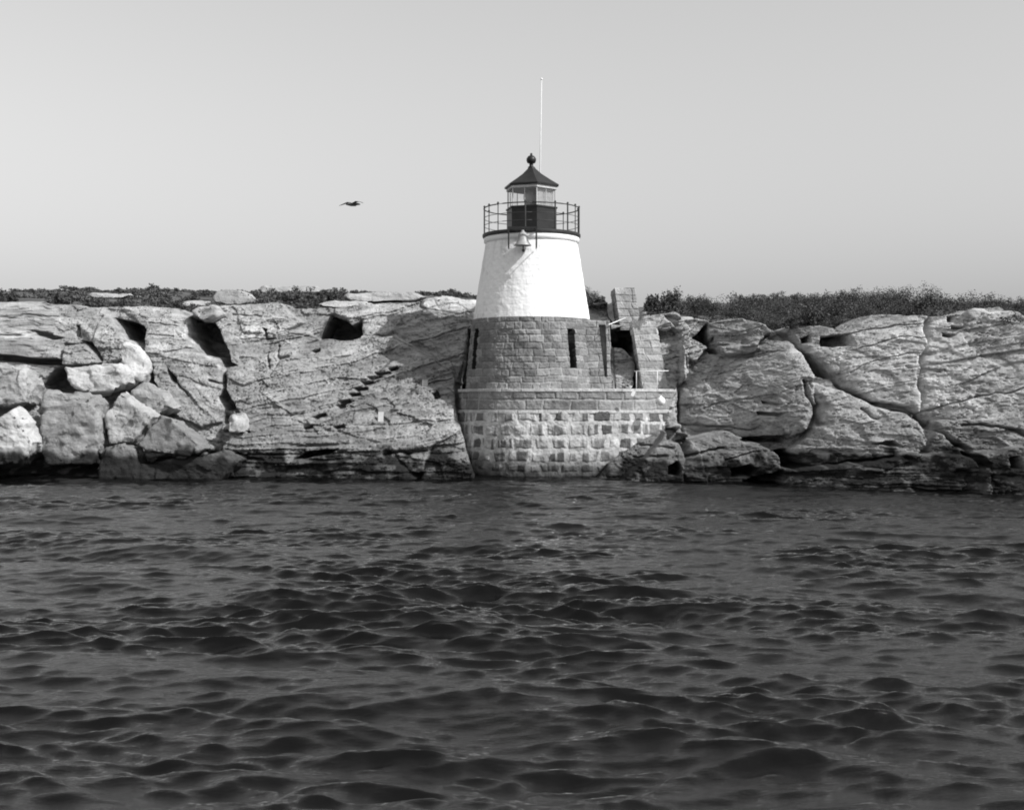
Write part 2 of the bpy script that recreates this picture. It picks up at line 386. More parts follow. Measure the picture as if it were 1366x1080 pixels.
def relief(X, Z):
    """protrusion towards the water in metres and albedo"""
    U, V = uv(X, Yn(X, Z), Z)
    # wobble of the outlines
    Uw = U+fbm(U/23, V/23, 3, 5)*3.0; Vw = V+fbm(U/23, V/23, 3, 15)*3.0
    D = fbm(X*.25, Z*.35, 3, 2)*.35; A = np.full(X.shape, .31)
    for (P, d, sx, sz, rnd, alb) in CELLS:
        pa = np.array(P, float); m = (U > pa[:, 0].min()-14) & (U < pa[:, 0].max()+14) & (V > pa[:, 1].min()-14) & (V < pa[:, 1].max()+14)
        if not m.any(): continue
        s = poly_sdf(Uw[m], Vw[m], P); wgt = sst(-1.0, 1.2, s)
        cx, cy = pa.mean(0); dc = d+sx*(U[m]-cx)/28-sz*(V[m]-cy)/28-rnd*np.exp(-np.clip(s, 0, 99)/(3+10*rnd))
        D[m] = D[m]*(1-wgt)+(dc+.25*D[m])*wgt; A[m] = A[m]*(1-wgt)+alb*wgt
    # dipping strata
    ang = np.where(U < 300, 3.0, np.where(U < 680, 16.0, 11.0)); ang = np.interp(U, [0, 250, 330, 620, 900, 1400], [2, 3, 15, 16, 10, 10])
    ang = ang*sst(620, 570, V)
    a = np.radians(ang); q = Z*np.cos(a)-X*np.sin(a)+fbm(X*.35, Z*.5, 3, 31)*.28; p = X*np.cos(a)+Z*np.sin(a)
    S = np.zeros(X.shape); SA = np.zeros(X.shape)
    for lam, amp, sd_ in ((.62, .16, 41), (.27, .09, 51), (.12, .04, 61)):
        L = np.floor(q/lam); fr = q/lam-L
        seg = vn(p*.25/lam**.5+L*7.7, L*3.3, sd_)           # layers break off sideways
        o0 = _h(L.astype(np.int64), L.astype(np.int64)*3+1, 0, sd_)*2-1
        S += amp*(o0*.6+seg*.8)*(1-.25*np.exp(-fr*8))-amp*.45*fr
        SA += amp*1.6*(o0+seg)
    strength = np.interp(V, [400, 440, 580, 610, 640], [.8, .55, .55, 1.1, 1.5])*np.clip(.75+fbm(X*.2, Z*.3, 2, 77)*.9, .15, 1.7)
    D = D+S*strength
    # fractured facets
    f1, e1 = facets(X*.42+fbm(X*.5, Z*.5, 2, 71)*.3, Z*.62+X*.09, 81, .5); f2, e2 = facets(X*1.1, Z*1.9+X*.2, 91, .6)
    f3, e3 = facets(X*3.1, Z*4.9+X*.5, 95, .8)
    D = D+f1*.09+f2*.05*np.clip(1+fbm(X*.4, Z*.4, 2, 3), 0, 2)+f3*.026
    D = D+fbm(X*2.2, Z*5.0, 5, 7, .65)*.05
    rg = 1-np.abs(fbm(p*1.1, q*7.5, 4, 17, .6)); rg2 = 1-np.abs(fbm(p*2.6+q*1.5, q*4.5-p*.8, 4, 19, .62))
    crk = sst(.93, 1.0, rg)*sst(-.1, .5, fbm(X*.6, Z*.8, 3, 23)); D = D-.14*crk-.09*sst(.95, 1.0, rg2)
    D = D+.05*(np.floor(rg*5)/5)
    # dark openings between the rocks
    for (P, dep) in HOLES:
        pa = np.array(P, float); m = (U > pa[:, 0].min()-8) & (U < pa[:, 0].max()+8) & (V > pa[:, 1].min()-8) & (V < pa[:, 1].max()+8)
        if not m.any(): continue
        k = .6; s = poly_sdf(U[m]*(1-k)+Uw[m]*k, V[m]*(1-k)+Vw[m]*k, P)
        D[m] -= dep*1.6*sst(-.6, 2.2, s)
    for (P, dep) in CRACKS:
        P = np.array(P, float); m = (U > P[:, 0].min()-12) & (U < P[:, 0].max()+12) & (V > P[:, 1].min()-12) & (V < P[:, 1].max()+12)
        if not m.any(): continue
        uu, vv = Uw[m], Vw[m]; best = np.full(uu.shape, 1e9)
        for i in range(len(P)-1):
            x0, y0, w0 = P[i]; x1, y1, w1 = P[i+1]; dx, dy = x1-x0, y1-y0
            t = np.clip(((uu-x0)*dx+(vv-y0)*dy)/(dx*dx+dy*dy+1e-9), 0, 1)
            best = np.minimum(best, np.sqrt((uu-x0-t*dx)**2+(vv-y0-t*dy)**2)/((w0+(w1-w0)*t)*.62))
        D[m] -= dep*np.exp(-best**2*1.1)
    A = A*(1+np.clip(SA, -.25, .25)*.6)*(1+f1*.09+f2*.05)
    A = A*(1-.30*crk)*(1-.22*sst(.93, 1.0, rg2))
    A = A*(1-.28*sst(.25, .75, fbm(X*1.3, Z*2.4, 5, 111, .62)))          # lichen and rain stain
    A = A*.92
    # weed and wet belt along the tide line
    tl = 1.22+fbm(X*.3, Z*0, 3, 121)*.35+fbm(X*1.7, Z*1.2, 4, 131)*.45+sst(9, 15, X)*.12-.22*sst(-12, -14, X)-.35*sst(3, 4.5, X)*sst(9.5, 7.5, X)
    wet = sst(.10, -.16, Z-tl); A = A*(1-wet)+(.018+.075*sst(.05, .6, fbm(X*2.2, Z*4, 4, 141)))*wet
    half = sst(1.0, .0, Z-tl)*.35; A = A*(1-half*(1-wet))
    return D, A
def rimZ(X):
    Z = np.full(np.shape(X), 8.0)
    for _ in range(12):
        Y = Yn(X, Z); U = 683+F*X/Y; Z = EYE+(540-np.interp(U, RIM[:, 0], RIM[:, 1]))*Y/F
    return Z
xs = np.concatenate([np.arange(-60, -23, .25), np.arange(-23, 23, .042), np.arange(23, 60, .25)])
ts = np.linspace(0, 1, 250)
RZ = rimZ(xs); RZ = RZ+fbm(xs*.9, xs*0, 4, 9)*.10
Xg = np.repeat(xs[None, :], len(ts), 0); Zg = -.7+ts[:, None]*(RZ[None, :]+.7)
D, A = relief(Xg, Zg)
Yg = Yn(Xg, Zg)-D
# above the rim the rock runs back under the turf
def groundZ(X, Y, rz=None, yr=None):
    if rz is None: rz = np.interp(X, xs, RZs); yr = np.interp(X, xs, YRs)
    b = np.clip(Y-yr, 0, 400)
    return rz-.10+b*(.085+.010*sst(6, -2, X))*(1-.35*sst(40, 90, b))+fbm(X*.12, Y*.10, 3, 201)*.35*sst(0, 6, b)
kern = np.ones(25)/25; RZs = np.convolve(np.pad(RZ, 12, 'edge'), kern, 'valid'); YRs = np.convolve(np.pad(Yg[-1], 12, 'edge'), kern, 'valid')
back = np.array([.06, .15, .3, .5, .8, 1.2, 1.7, 2.3, 3.0, 3.8])
Yb = Yg[-1][None, :]+back[:, None]; Xb = np.repeat(xs[None, :], len(back), 0)
Zb = RZ[None, :]+.03*back[:, None]+fbm(Xb*1.5, Yb*1.5, 3, 211)*.06-sst(1.5, 3.8, back)[:, None]*.8
Ab = .34*(1-.2*sst(.2, .7, fbm(Xb*1.3, Yb*1.3, 4, 112)))
Xa = np.vstack([Xg, Xb]); Ya = np.vstack([Yg, Yb]); Za = np.vstack([Zg, Zb]); Aa = np.vstack([A, Ab])
shore = mesh_obj('rocky_shore', np.stack([Xa, Ya, Za], -1).reshape(-1, 3), grid_faces(*Xa.shape), M['rock'], None, False, {'alb': Aa})
tag(shore, 'pale layered granite ledges rising from the dark sea to the turf', 'rock', kind='structure')

gx = np.concatenate([np.arange(-200, -45, 5), np.arange(-45, 45, .5), np.arange(45, 201, 5)])
gb = np.concatenate([np.arange(.9, 60, .6), np.arange(60, 260, 8)])
gX = np.repeat(gx[None, :], len(gb), 0); yr0 = np.interp(gx, xs, YRs)
gY = yr0[None, :]+gb[:, None]; gZ = groundZ(gX, gY)-sst(1.6, .9, gb)[:, None]*.5
mesh_obj('turf_ground', np.stack([gX, gY, gZ], -1).reshape(-1, 3), grid_faces(*gX.shape), M['soil'], None, True)
tag(bpy.data.objects['turf_ground'], 'dark rough turf on top of the ledges', 'ground', kind='structure')

def ground_at(u, v):
    """where the sight line of a photo pixel meets the turf"""
    for Y in np.arange(60, 240, .25):
        X = (u-683)/F*Y
        if Y < np.interp(X, xs, YRs)+.3: continue
        if groundZ(X, Y) >= EYE+(540-v)/F*Y: return float(X), float(Y), float(groundZ(X, Y))
    X = (u-683)/F*120; return X, 120.0, float(groundZ(X, 120.0))

# ------------------------------------------------------------------ sea
def wave_tile(n, L, seed, kp, spread, rms, ang, ex=3.5):
    rng = np.random.default_rng(seed); k1 = np.fft.fftfreq(n, L/n)*2*pi
    kx, ky = np.meshgrid(k1, k1, indexing='ij'); k = np.hypot(kx, ky); k[0, 0] = 1
    th = np.arctan2(ky, kx)-ang
    P = np.exp(-(kp/k)**2*1.2)/k**ex*np.abs(np.cos(th))**spread*np.exp(-(k*.035)**2); P[0, 0] = 0
    h = (rng.normal(size=(n, n))+1j*rng.normal(size=(n, n)))*np.sqrt(P)
    H = np.fft.ifft2(h).real; s = rms/H.std()
    DX = np.fft.ifft2(-1j*kx/k*h).real*s; DY = np.fft.ifft2(-1j*ky/k*h).real*s
    return H*s, DX, DY
def sample(T, L, x, y):
    n = T.shape[0]; fx = (x/L*n) % n; fy = (y/L*n) % n; i = fx.astype(int) % n; j = fy.astype(int) % n; a = fx-np.floor(fx); b = fy-np.floor(fy)
    i2 = (i+1) % n; j2 = (j+1) % n
    return T[i, j]*(1-a)*(1-b)+T[i2, j]*a*(1-b)+T[i, j2]*(1-a)*b+T[i2, j2]*a*b
wx = np.concatenate([-np.geomspace(500, 27.5, 40), np.arange(-27, 27.01, .065), np.geomspace(27.5, 500, 40)])
yy = [4.0]
while yy[-1] < 68: yy.append(yy[-1]+max(.035, min(.11, yy[-1]*.0022)))
wy = np.concatenate([-np.geomspace(900, 1, 40), np.arange(0, 4, .2), np.array(yy), np.array([72, 80, 90])])
WX, WY = np.meshgrid(wx, wy)
t1 = wave_tile(1024, 34.0, 3, 2*pi/2.5, 5.0, .040, radians(78)); t3 = wave_tile(512, 47.0, 13, 2*pi/6.5, 5.0, .048, radians(74), 4.5); t2 = wave_tile(1024, 21.3, 8, 2*pi/.9, 3.5, .016, radians(108), 3.2)
gust = .52+.78*sst(-.15, .75, fbm(WX*.10, WY*.20, 3, 301))*np.interp(WY, [0, 25, 45, 62], [1.4, 1.1, .7, .32])
fade = sst(45, 27, np.abs(WX))*sst(0, 4, WY)
cr, sr = cos(.35), sin(.35)
h1, dx1, dy1 = [sample(T, 34.0, WX, WY) for T in t1]; h2, dx2, dy2 = [sample(T, 21.3, WX*cr-WY*sr, WX*sr+WY*cr) for T in t2]
h3, dx3, dy3 = [sample(T, 47.0, WX, WY) for T in t3]
g = gust*fade; ch = -.9
g2 = (.55+1.2*sst(-.2, .7, fbm(WX*.18, WY*.4, 3, 311)+.4*(gust-1)))*fade*np.interp(WY, [0, 30, 62], [1.1, .9, .5])
WZ = h1*g+h2*g2+h3*fade; PXw = WX+(dx1*g+.8*dx2*g2)*ch; PYw = WY+(dy1*g+.8*dy2*g2)*ch
sea = mesh_obj('water', np.stack([PXw, PYw, WZ], -1).reshape(-1, 3), grid_faces(*WX.shape), M['water'], None, True)
tag(sea, 'dark choppy sea in front of the rocks', 'water', kind='structure')

# ------------------------------------------------------------------ boulders
def boulder_mesh(name, P, thick, prot, alb, seed, mat='boulder', Yc=None, rough=.065, cuts=4, base_dark=True):
    P = np.array(P, float); c = P.mean(0)
    if Yc is None:
        X = 0; Z = 3.
        for _ in range(8):
            Yc_ = float(Yn(X, Z)); X = (c[0]-683)/F*Yc_; Z = EYE+(540-c[1])/F*Yc_
        Yc = Yc_-prot
    rng = random.Random(seed); pts = []
    nP = len(P)
    for ring, (sc_, dy) in enumerate(((.9, -.5), (1.0, -.2), (1.0, .25), (.8, .6))):
        for (u, v) in P:
            uu = c[0]+(u-c[0])*sc_; vv = c[1]+(v-c[1])*sc_
            Y = Yc+dy*thick*(1+rng.uniform(-.15, .15))+(0 if ring != 0 else .12*thick*(c[1]-v)/max(1, abs(P[:, 1]-c[1]).max()))
            x, _, z = at(uu, vv, Yc); pts.append((x, Y, z))
    bm = bmesh.new()
    for p in pts: bm.verts.new(p)
    r = bmesh.ops.convex_hull(bm, input=bm.verts)
    bmesh.ops.delete(bm, geom=[e for e in r['geom_unused'] if isinstance(e, bmesh.types.BMVert)], context='VERTS')
    bmesh.ops.dissolve_limit(bm, angle_limit=radians(14), verts=bm.verts, edges=bm.edges)
    bmesh.ops.bevel(bm, geom=list(bm.edges), offset=.045, segments=1, affect='EDGES', clamp_overlap=True)
    bmesh.ops.triangulate(bm, faces=bm.faces)
    for _ in range(7):
        es = [e for e in bm.edges if e.calc_length() > .11]
        if not es or len(bm.verts) > 16000: break
        bmesh.ops.subdivide_edges(bm, edges=es, cuts=1)
        bmesh.ops.triangulate(bm, faces=[f for f in bm.faces if len(f.verts) > 3])
    bm.normal_update()
    co = np.array([v.co[:] for v in bm.verts]); no = np.array([v.normal[:] for v in bm.verts])
    s = seed*7.3
    f, e = facets(co[:, 0]*1.6+s+co[:, 1]*.8, co[:, 2]*2.2+co[:, 1]*.7, seed, .6)
    d = fbm(co[:, 0]*1.1+s+co[:, 1]*.7, co[:, 2]*1.3+co[:, 1]*.9, 3, seed)*rough*1.4+fbm(co[:, 0]*5+s+co[:, 1]*3, co[:, 2]*6+co[:, 1]*2, 4, seed+5, .6)*rough*.6+f*rough*1.0
    lay = co[:, 2]*4+fbm(co[:, 0]*.8, co[:, 1]*.8+s, 2, seed)*.8; d = d+.4*rough*(_h(np.floor(lay), np.floor(lay)*3, 0, seed)-.5)
    co2 = co+no*d[:, None]
    for v, p in zip(bm.verts, co2): v.co = p
    me_f = [[v.index for v in fc.verts] for fc in bm.faces]
    bm.verts.index_update(); me_f = np.array([[v.index for v in fc.verts] for fc in bm.faces]); bm.free()
    a = alb*(1+f*.07)*(1-.18*sst(.2, .7, fbm(co[:, 0]*1.5+s, co[:, 2]*2.5, 4, seed+9)))
    if base_dark:
        tl = 1.15+fbm(co[:, 0]*.9, co[:, 1]*.9, 4, 131)*.5; wet = sst(.18, -.2, co2[:, 2]-tl); a = a*(1-wet)+.022*wet
    org = (float(co2[:, 0].mean()), float(co2[:, 1].mean()), float(co2[:, 2].min()))
    return mesh_obj(name, co2, me_f, M[mat], None, False, {'alb': a}, org)
BOULDERS = [
 ([(-30,492),(0,487),(30,486),(44,493),(52,512),(50,540),(24,545),(-30,540)], 2.2, 1.6, .34, 'squared pale boulder at the left edge, perched above the bright pointed one'),
 ([(-35,575),(5,562),(22,546),(36,556),(48,575),(57,590),(50,607),(36,620),(0,628),(-35,628)], 2.0, 2.5, .44, 'brightest white pointed boulder at the left edge just above the water'),
 ([(90,490),(130,488),(165,486),(176,496),(178,512),(168,520),(130,526),(106,519),(94,505)], 1.8, 1.5, .45, 'smooth pale flat-topped boulder lying across the big square block'),
 ([(62,545),(65,521),(130,526),(138,540),(150,596),(138,622),(76,622),(64,600)], 2.4, 1.4, .25, 'large grey square block between two cracks under the smooth flat-topped boulder'),
 ([(146,552),(164,523),(178,532),(192,550),(213,556),(190,575),(182,594),(152,594)], 1.5, 1.6, .34, 'pale kite-shaped boulder in the gap beside the large square block'),
 ([(184,592),(200,572),(216,556),(238,562),(262,580),(285,598),(262,608),(225,606),(205,602)], 1.9, 2.2, .19, 'dark rounded boulder overhanging a black hollow at the waterline'),
 ([(138,598),(165,591),(186,596),(191,612),(190,640),(138,640)], 1.4, 1.7, .17, 'low grey boulder at the waterline left of the black hollow'),
 ([(158,470),(166,458),(182,462),(198,480),(202,500),(196,512),(182,508),(174,490)], 1.2, 1.3, .48, 'bright rounded stone wedged right of the smooth flat-topped boulder'),
 ([(306,560),(312,550),(325,549),(331,562),(332,576),(308,577)], 1.0, 1.3, .36, 'small pale stone wedged at the foot of the narrow dark cleft'),
 ([(50,548),(58,535),(66,545),(72,560),(62,562)], .8, 1.0, .30, 'small grey stone jammed in the black gap between the left boulders'),
 ([(150,622),(300,604),(330,612),(300,640),(160,645)], 1.0, 1.3, .10, 'low dark weed-covered slab at the waterline below the rounded boulder'),
 ([(178,522),(200,511),(222,524),(240,545),(216,556),(196,550)], 1.2, 1.1, .30, 'grey rounded stone above the kite-shaped boulder'),
]
for i, (P, th, pr, al, lab) in enumerate(BOULDERS):
    b = boulder_mesh('boulder', P, th, pr, al, 11+i); tag(b, lab, 'boulder', 'boulders piled at the left end of the shore')
b = boulder_mesh('boulder', [(1284,420),(1295,414),(1312,413),(1320,418),(1310,425),(1290,426)], 1.0, .3, .36, 61)
tag(b, 'small flat stone lying on top of the right-hand ledge against the bushes', 'boulder')
b = boulder_mesh('boulder', [(258,416),(272,410),(292,411),(300,420),(288,428),(270,428)], 1.4, .5, .36, 63)
tag(b, 'pale capstone resting over the largest dark cleft', 'boulder')
# pale outcrops in the turf
for i, (u0, u1, v0, v1, al, lab) in enumerate([
  (284, 342, 386, 410, .33, 'pale domed rock outcrop standing highest in the turf left of the tower'),
  (342, 436, 381, 393, .33, 'long pale flat rock outcrop along the left skyline'),
  (455, 566, 390, 405, .36, 'long low pale outcrop in the dark bushes behind the shaded ledge'),
  (560, 640, 396, 420, .55, 'very pale smooth rock slab beside the white tower, left of it'),
  (120, 178, 391, 399, .36, 'thin pale outcrop showing above the low bushes at far left'),
  (245, 285, 402, 411, .33, 'small pale outcrop at the edge of the turf above the dark cleft'),
  (425, 505, 402, 412, .42, 'white-topped flat slab above the square black hollow'),
  (862, 878, 411, 417, .42, 'small pale rock in the bushes right of the stair wall'),
  (900, 924, 424, 434, .38, 'small pale block at the foot of the bushes')]):
    X, Y, Z = ground_at((u0+u1)/2, v1-1); cu = (u0+u1)/2; wd = (u1-u0)/2; cv = (v0+v1)/2; hh = (v1-v0)/2+2
    P = [(cu+wd*cos(t)*(1+.08*sin(3*t+i)), cv+hh*sin(t)*(.75+.25*abs(cos(t)))*(1+.1*sin(2*t+i*2))) for t in np.linspace(0, 2*pi, 11)[:-1]]
    o = boulder_mesh('rock_outcrop', P, max(1.4, wd/F*Y*.7), 0, al, 30+i, 'boulder', Y+.3, .035, base_dark=False)
    tag(o, lab, 'rock', 'pale outcrops in the turf')

# ------------------------------------------------------------------ masonry surfaces
def courses(s, z, hs, wmin, wmax, seed, mort=.03, wob=.02):
    """stone courses: returns distance to the nearest joint, a random number per stone"""
    s = s+fbm(s*1.3, z*1.3, 2, seed)*wob*2; zz = z+fbm(s*.9, z*.9, 2, seed+1)*wob
    edges = np.concatenate([[0], np.cumsum(hs)]); r = np.clip(np.searchsorted(edges, zz-z.min()+1e-6)-1, 0, len(hs)-1)
    dz = np.minimum(zz-z.min()-edges[r], edges[r+1]-(zz-z.min()))
    rng = np.random.default_rng(seed); smin, smax = s.min(), s.max(); ds = np.zeros(s.shape); idn = np.zeros(s.shape)
    for k in range(len(hs)):
        m = r == k
        if not m.any(): continue
        w_ = rng.uniform(wmin, wmax, int((smax-smin)/wmin)+4); e = smin-rng.uniform(0, wmax)+np.concatenate([[0], np.cumsum(w_)])
        j = np.searchsorted(e, s[m])-1; ds[m] = np.minimum(s[m]-e[j], e[j+1]-s[m]); idn[m] = _h(j, np.full(j.shape, k), 0, seed+3)
    return np.minimum(np.abs(dz), ds), idn, r
TW = empty('lighthouse', (XT, YT, zt(520)))
tag(TW, 'small granite lighthouse with white upper half and black lantern roof', 'lighthouse')
# rough granite lower tower
R0, R1, R2 = 88/PX, 78.5/PX, 63/PX; Z0, Z1, Z2 = zt(521), zt(427), zt(317)
def cone_wall(name, ra, rb, za, zb, nz, nth, fn, mat):
    th = np.linspace(-pi, pi, nth, endpoint=False); z = np.linspace(za, zb, nz); TH, ZZ = np.meshgrid(th, z)
    Rr = ra+(rb-ra)*(ZZ-za)/(zb-za); d, a = fn(TH, ZZ, Rr); Rr = Rr+d
    v = np.stack([XT+Rr*np.sin(TH), YT-Rr*np.cos(TH), ZZ], -1).reshape(-1, 3)
    return mesh_obj(name, v, grid_faces(nz, nth, True), mat, TW, False, {'alb': a})
WIN = []   # (theta, z0, z1, half width)
def lower(TH, ZZ, Rr):
    s = TH*Rr; e, idn, r = courses(s, ZZ, [.34,.28,.36,.3,.27,.35,.3,.34,.26,.33,.3,.35,.3], .32, .75, 5, wob=.05)
    d = .045*np.minimum(e/.05, 1)**.6*(.6+.8*idn)-.03+fbm(s*6, ZZ*6, 4, 6, .6)*.03
    a = (.13+.12*idn)*np.where(e < .022, 1.25, 1)+fbm(s*1.2, ZZ*1.4, 4, 8)*.035
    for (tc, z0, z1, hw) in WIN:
        dd = np.minimum(hw-np.abs((TH-tc)*Rr), np.minimum(ZZ-z0, z1-ZZ)); d = d-1.0*sst(0, .02, dd); a = np.where(dd > -.03, .02, a)  # slit reveals set near black: the shade inside is painted into the albedo
    return d, a
def zf(v, th, r): return EYE+(540-v)/F*(YT-r*cos(th))
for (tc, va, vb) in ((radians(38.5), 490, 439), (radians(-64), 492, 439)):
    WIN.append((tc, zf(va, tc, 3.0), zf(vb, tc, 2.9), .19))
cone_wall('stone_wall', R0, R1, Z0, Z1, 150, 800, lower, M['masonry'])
for (tc, z0, z1, hw) in WIN:
    mb = MB(); c0, c1 = None, None; q = []
    for (z, sgn) in ((z0, -1), (z0, 1), (z1, 1), (z1, -1)):
        r = R0+(R1-R0)*(z-Z0)/(Z1-Z0)-.80; t = tc+sgn*hw/r
        q.append((XT+r*sin(t), YT-r*cos(t), z))
    for (z, sgn) in ((z0, -1), (z0, 1), (z1, 1), (z1, -1)):
        r = R0+(R1-R0)*(z-Z0)/(Z1-Z0)-.95; t = tc+sgn*hw/r
        q.append((XT+r*sin(t), YT-r*cos(t), z))
    mb.add(q, [[0,1,2,3],[7,6,5,4],[0,4,5,1],[1,5,6,2],[2,6,7,3],[3,7,4,0]]).build('window', M['pane_dark'], TW)
# whitewashed upper tower
def upper(TH, ZZ, Rr):
    s = TH*Rr; e, idn, r = courses(s, ZZ, [.3]*16, .3, .62, 12, wob=.03)
    d = .006*np.minimum(e/.035, 1)+.004*idn+fbm(s*5, ZZ*5, 4, 16, .6)*.012
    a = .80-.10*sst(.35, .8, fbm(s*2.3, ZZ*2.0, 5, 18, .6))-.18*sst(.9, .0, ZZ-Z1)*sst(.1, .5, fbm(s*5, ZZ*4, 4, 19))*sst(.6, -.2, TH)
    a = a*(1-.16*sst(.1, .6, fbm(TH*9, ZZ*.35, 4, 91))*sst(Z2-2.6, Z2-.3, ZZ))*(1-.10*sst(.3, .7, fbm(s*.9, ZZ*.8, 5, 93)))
    return d, a
cone_wall('whitewashed_wall', R1-.03, R2-.07, Z1-.02, Z2-.30, 130, 640, upper, M['white'])
MB().lathe([(R2-.07, Z2-.30), (R2+.01, Z2-.26), (R2+.03, Z2-.06), (R2-.02, Z2-.02)], (XT, YT, 0), 64).build('cornice', M['whitep'], TW, True)
c = MB().lathe([(R2-.2, Z2-.02), (R2+.07, Z2-.018), (R2+.09, Z2+.02), (R2+.09, Z2+.12), (R2+.05, Z2+.15), (.3, Z2+.152)], (XT, YT, 0), 64).build('gallery_deck', M['iron'], TW); smooth_by_angle(c)
# gallery railing
ZD = Z2+.15; ZR = zt(279); rail = None
mb = MB(); RR = R2+.02
for (z, r) in ((ZR, .028), (ZD+(ZR-ZD)*.62, .015), (ZD+(ZR-ZD)*.32, .015)):
    mb.tube([(XT+RR*sin(t), YT-RR*cos(t), z) for t in np.linspace(0, 2*pi, 41)], r, 6)
rail = mb.build('railing', M['iron'], TW, True)
for k, dg in enumerate((-80, -62, -44, -8, 28, 47, 64, 82, 100, 136, 172, 208, 244)):
    t = radians(dg); p = (XT+RR*sin(t), YT-RR*cos(t)); big = dg in (-80, 47, 82, -8, 28)
    mb = MB().tube([(p[0], p[1], ZD-.02), (p[0], p[1], ZR+.03)], .035 if big else .022, 8).lathe([(.0, -.05), (.05, -.02), (.05, .02), (.0, .06)], (p[0], p[1], ZR+.06), 8)
    o = mb.build('post', M['iron'], None, False); o.parent = rail; o.location = (0, 0, 0)
    o.data.transform(__import__('mathutils').Matrix.Translation(-Vector(TW.location)))
# lantern: six-sided parapet, glazing, roof
A0 = radians(11); RP = 1.25; ZP = zt(279)+.02; ZG = zt(251)
par = MB().lathe([(RP, ZD), (RP, ZP-.06), (RP+.05, ZP-.05), (RP+.05, ZP+.02), (.2, ZP+.022)], (XT, YT, 0), 6, A0).build('lantern_parapet', M['black'], TW)
for k in range(6):
    t = A0+2*pi*k/6; p = (XT+(RP-.06)*sin(t), YT-(RP-.06)*cos(t)); MB().tube([(p[0], p[1], ZP), (p[0], p[1], ZG)], .032, 6).build('glazing_bar', M['greyp'], TW)
    t2_ = A0+2*pi*(k+1)/6; p2 = (XT+(RP-.06)*sin(t2_), YT-(RP-.06)*cos(t2_))
    m_ = ((p[0]+p2[0])/2, (p[1]+p2[1])/2); MB().tube([(m_[0], m_[1], ZP), (m_[0], m_[1], ZG)], .02, 6).build('glazing_bar', M['greyp'], TW)
for k in range(6):
    t = A0+2*pi*k/6; t2_ = A0+2*pi*(k+1)/6; r = RP-.065
    q = [(XT+r*sin(t), YT-r*cos(t), ZP+.02), (XT+r*sin(t2_), YT-r*cos(t2_), ZP+.02), (XT+r*sin(t2_), YT-r*cos(t2_), ZG), (XT+r*sin(t), YT-r*cos(t), ZG)]
    mesh_obj('glass_pane', q, [[0, 1, 2, 3]], M['glass'], TW)
MB().lathe([(RP-.02, ZG-.12), (RP+.02, ZG-.12), (RP+.02, ZG), (RP-.02, ZG)], (XT, YT, 0), 6, A0).build('head_band', M['greyp'], TW)
ln = MB().lathe([(.22, ZP+.02), (.22, ZP+.2), (.30, ZP+.25), (.38, ZP+.45), (.38, ZP+.62), (.30, ZP+.82), (.15, ZP+.92), (0, ZP+.93)], (XT, YT, 0), 24).build('lens', M['greyp'], TW, True)
mb = MB()
pts = []
for t in np.linspace(radians(12), radians(128), 60):
    r = (RP-.17)*cos(pi/6)/cos(((t-A0) % (pi/3))-pi/6)-.02+.018*sin(t*60); pts.append((XT+r*sin(t), YT-r*cos(t)))
v = [(x, y, ZP+.03) for x, y in pts]+[(x, y, ZG-.05) for x, y in pts]; n = len(pts)
mb.add(v, [[i, i+1, n+i+1, n+i] for i in range(n-1)]).build('curtain', M['curtain'], TW)
zr = ZG
rf = MB().lathe([(1.27, zr), (1.36, zr+.02), (1.37, zr+.10), (.95, zr+.36), (.5, zr+.66), (.2, zr+.93), (.17, zr+1.0)], (XT, YT, 0), 6, A0).build('roof', M['black'], TW)
vb = MB().lathe([(.17, zr+1.0), (.1, zr+1.04), (.09, zr+1.16), (.19, zr+1.20), (.235, zr+1.32), (.225, zr+1.42), (.15, zr+1.52), (.06, zr+1.56), (.05, zr+1.66), (0, zr+1.68)], (XT-.01, YT, 0), 20).build('ventilator_ball', M['black'], rf, True)
vb.parent = rf; vb.data.transform(__import__('mathutils').Matrix.Translation(-Vector(TW.location)))
# base: platform course and battered sea wall
def outline(aL, aR, b, nR, n):
    t = np.linspace(-pi, pi, 4000, endpoint=False); s_, c_ = np.sin(t), np.cos(t)
    ex = np.where(s_ > 0, 2/nR, 2/2.0); a_ = np.where(s_ > 0, aR, aL)
    x = XT+a_*np.sign(s_)*np.abs(s_)**ex; y = YT-b*np.sign(c_)*np.abs(c_)**ex
    x2, y2 = np.append(x, x[0]), np.append(y, y[0]); L = np.concatenate([[0], np.cumsum(np.hypot(np.diff(x2), np.diff(y2)))])
    ss = np.linspace(0, L[-1], n, endpoint=False); return np.interp(ss, L, x2), np.interp(ss, L, y2), ss
def sea_wall(name, aL, aR, b, nR, za, zb, nz, n, fn, lip=None, batter=0):
    x, y, ss = outline(aL, aR, b, nR, n); tx = np.roll(x, -1)-np.roll(x, 1); ty = np.roll(y, -1)-np.roll(y, 1); l = np.hypot(tx, ty); nx, ny = ty/l, -tx/l
    z = np.linspace(za, zb, nz); S, ZZ = np.meshgrid(ss, z); d, a = fn(S, ZZ); d = d+batter*(zb-ZZ)
    V = np.stack([x+nx*d, y+ny*d, ZZ], -1)
    capz = zb+.0; cap = [np.stack([x+(XT+1-x)*k, y+(YT-y)*k, np.full(n, zb+.005)], -1)[None] for k in (.12, .9)]
    V = np.concatenate([V]+cap, 0); a = np.vstack([a, a[-1:], a[-1:]])
    return mesh_obj(name, V.reshape(-1, 3), grid_faces(nz+2, n, True), M['masonry'], TW, False, {'alb': a})
ZB = EYE+(540-547)/F*61.2
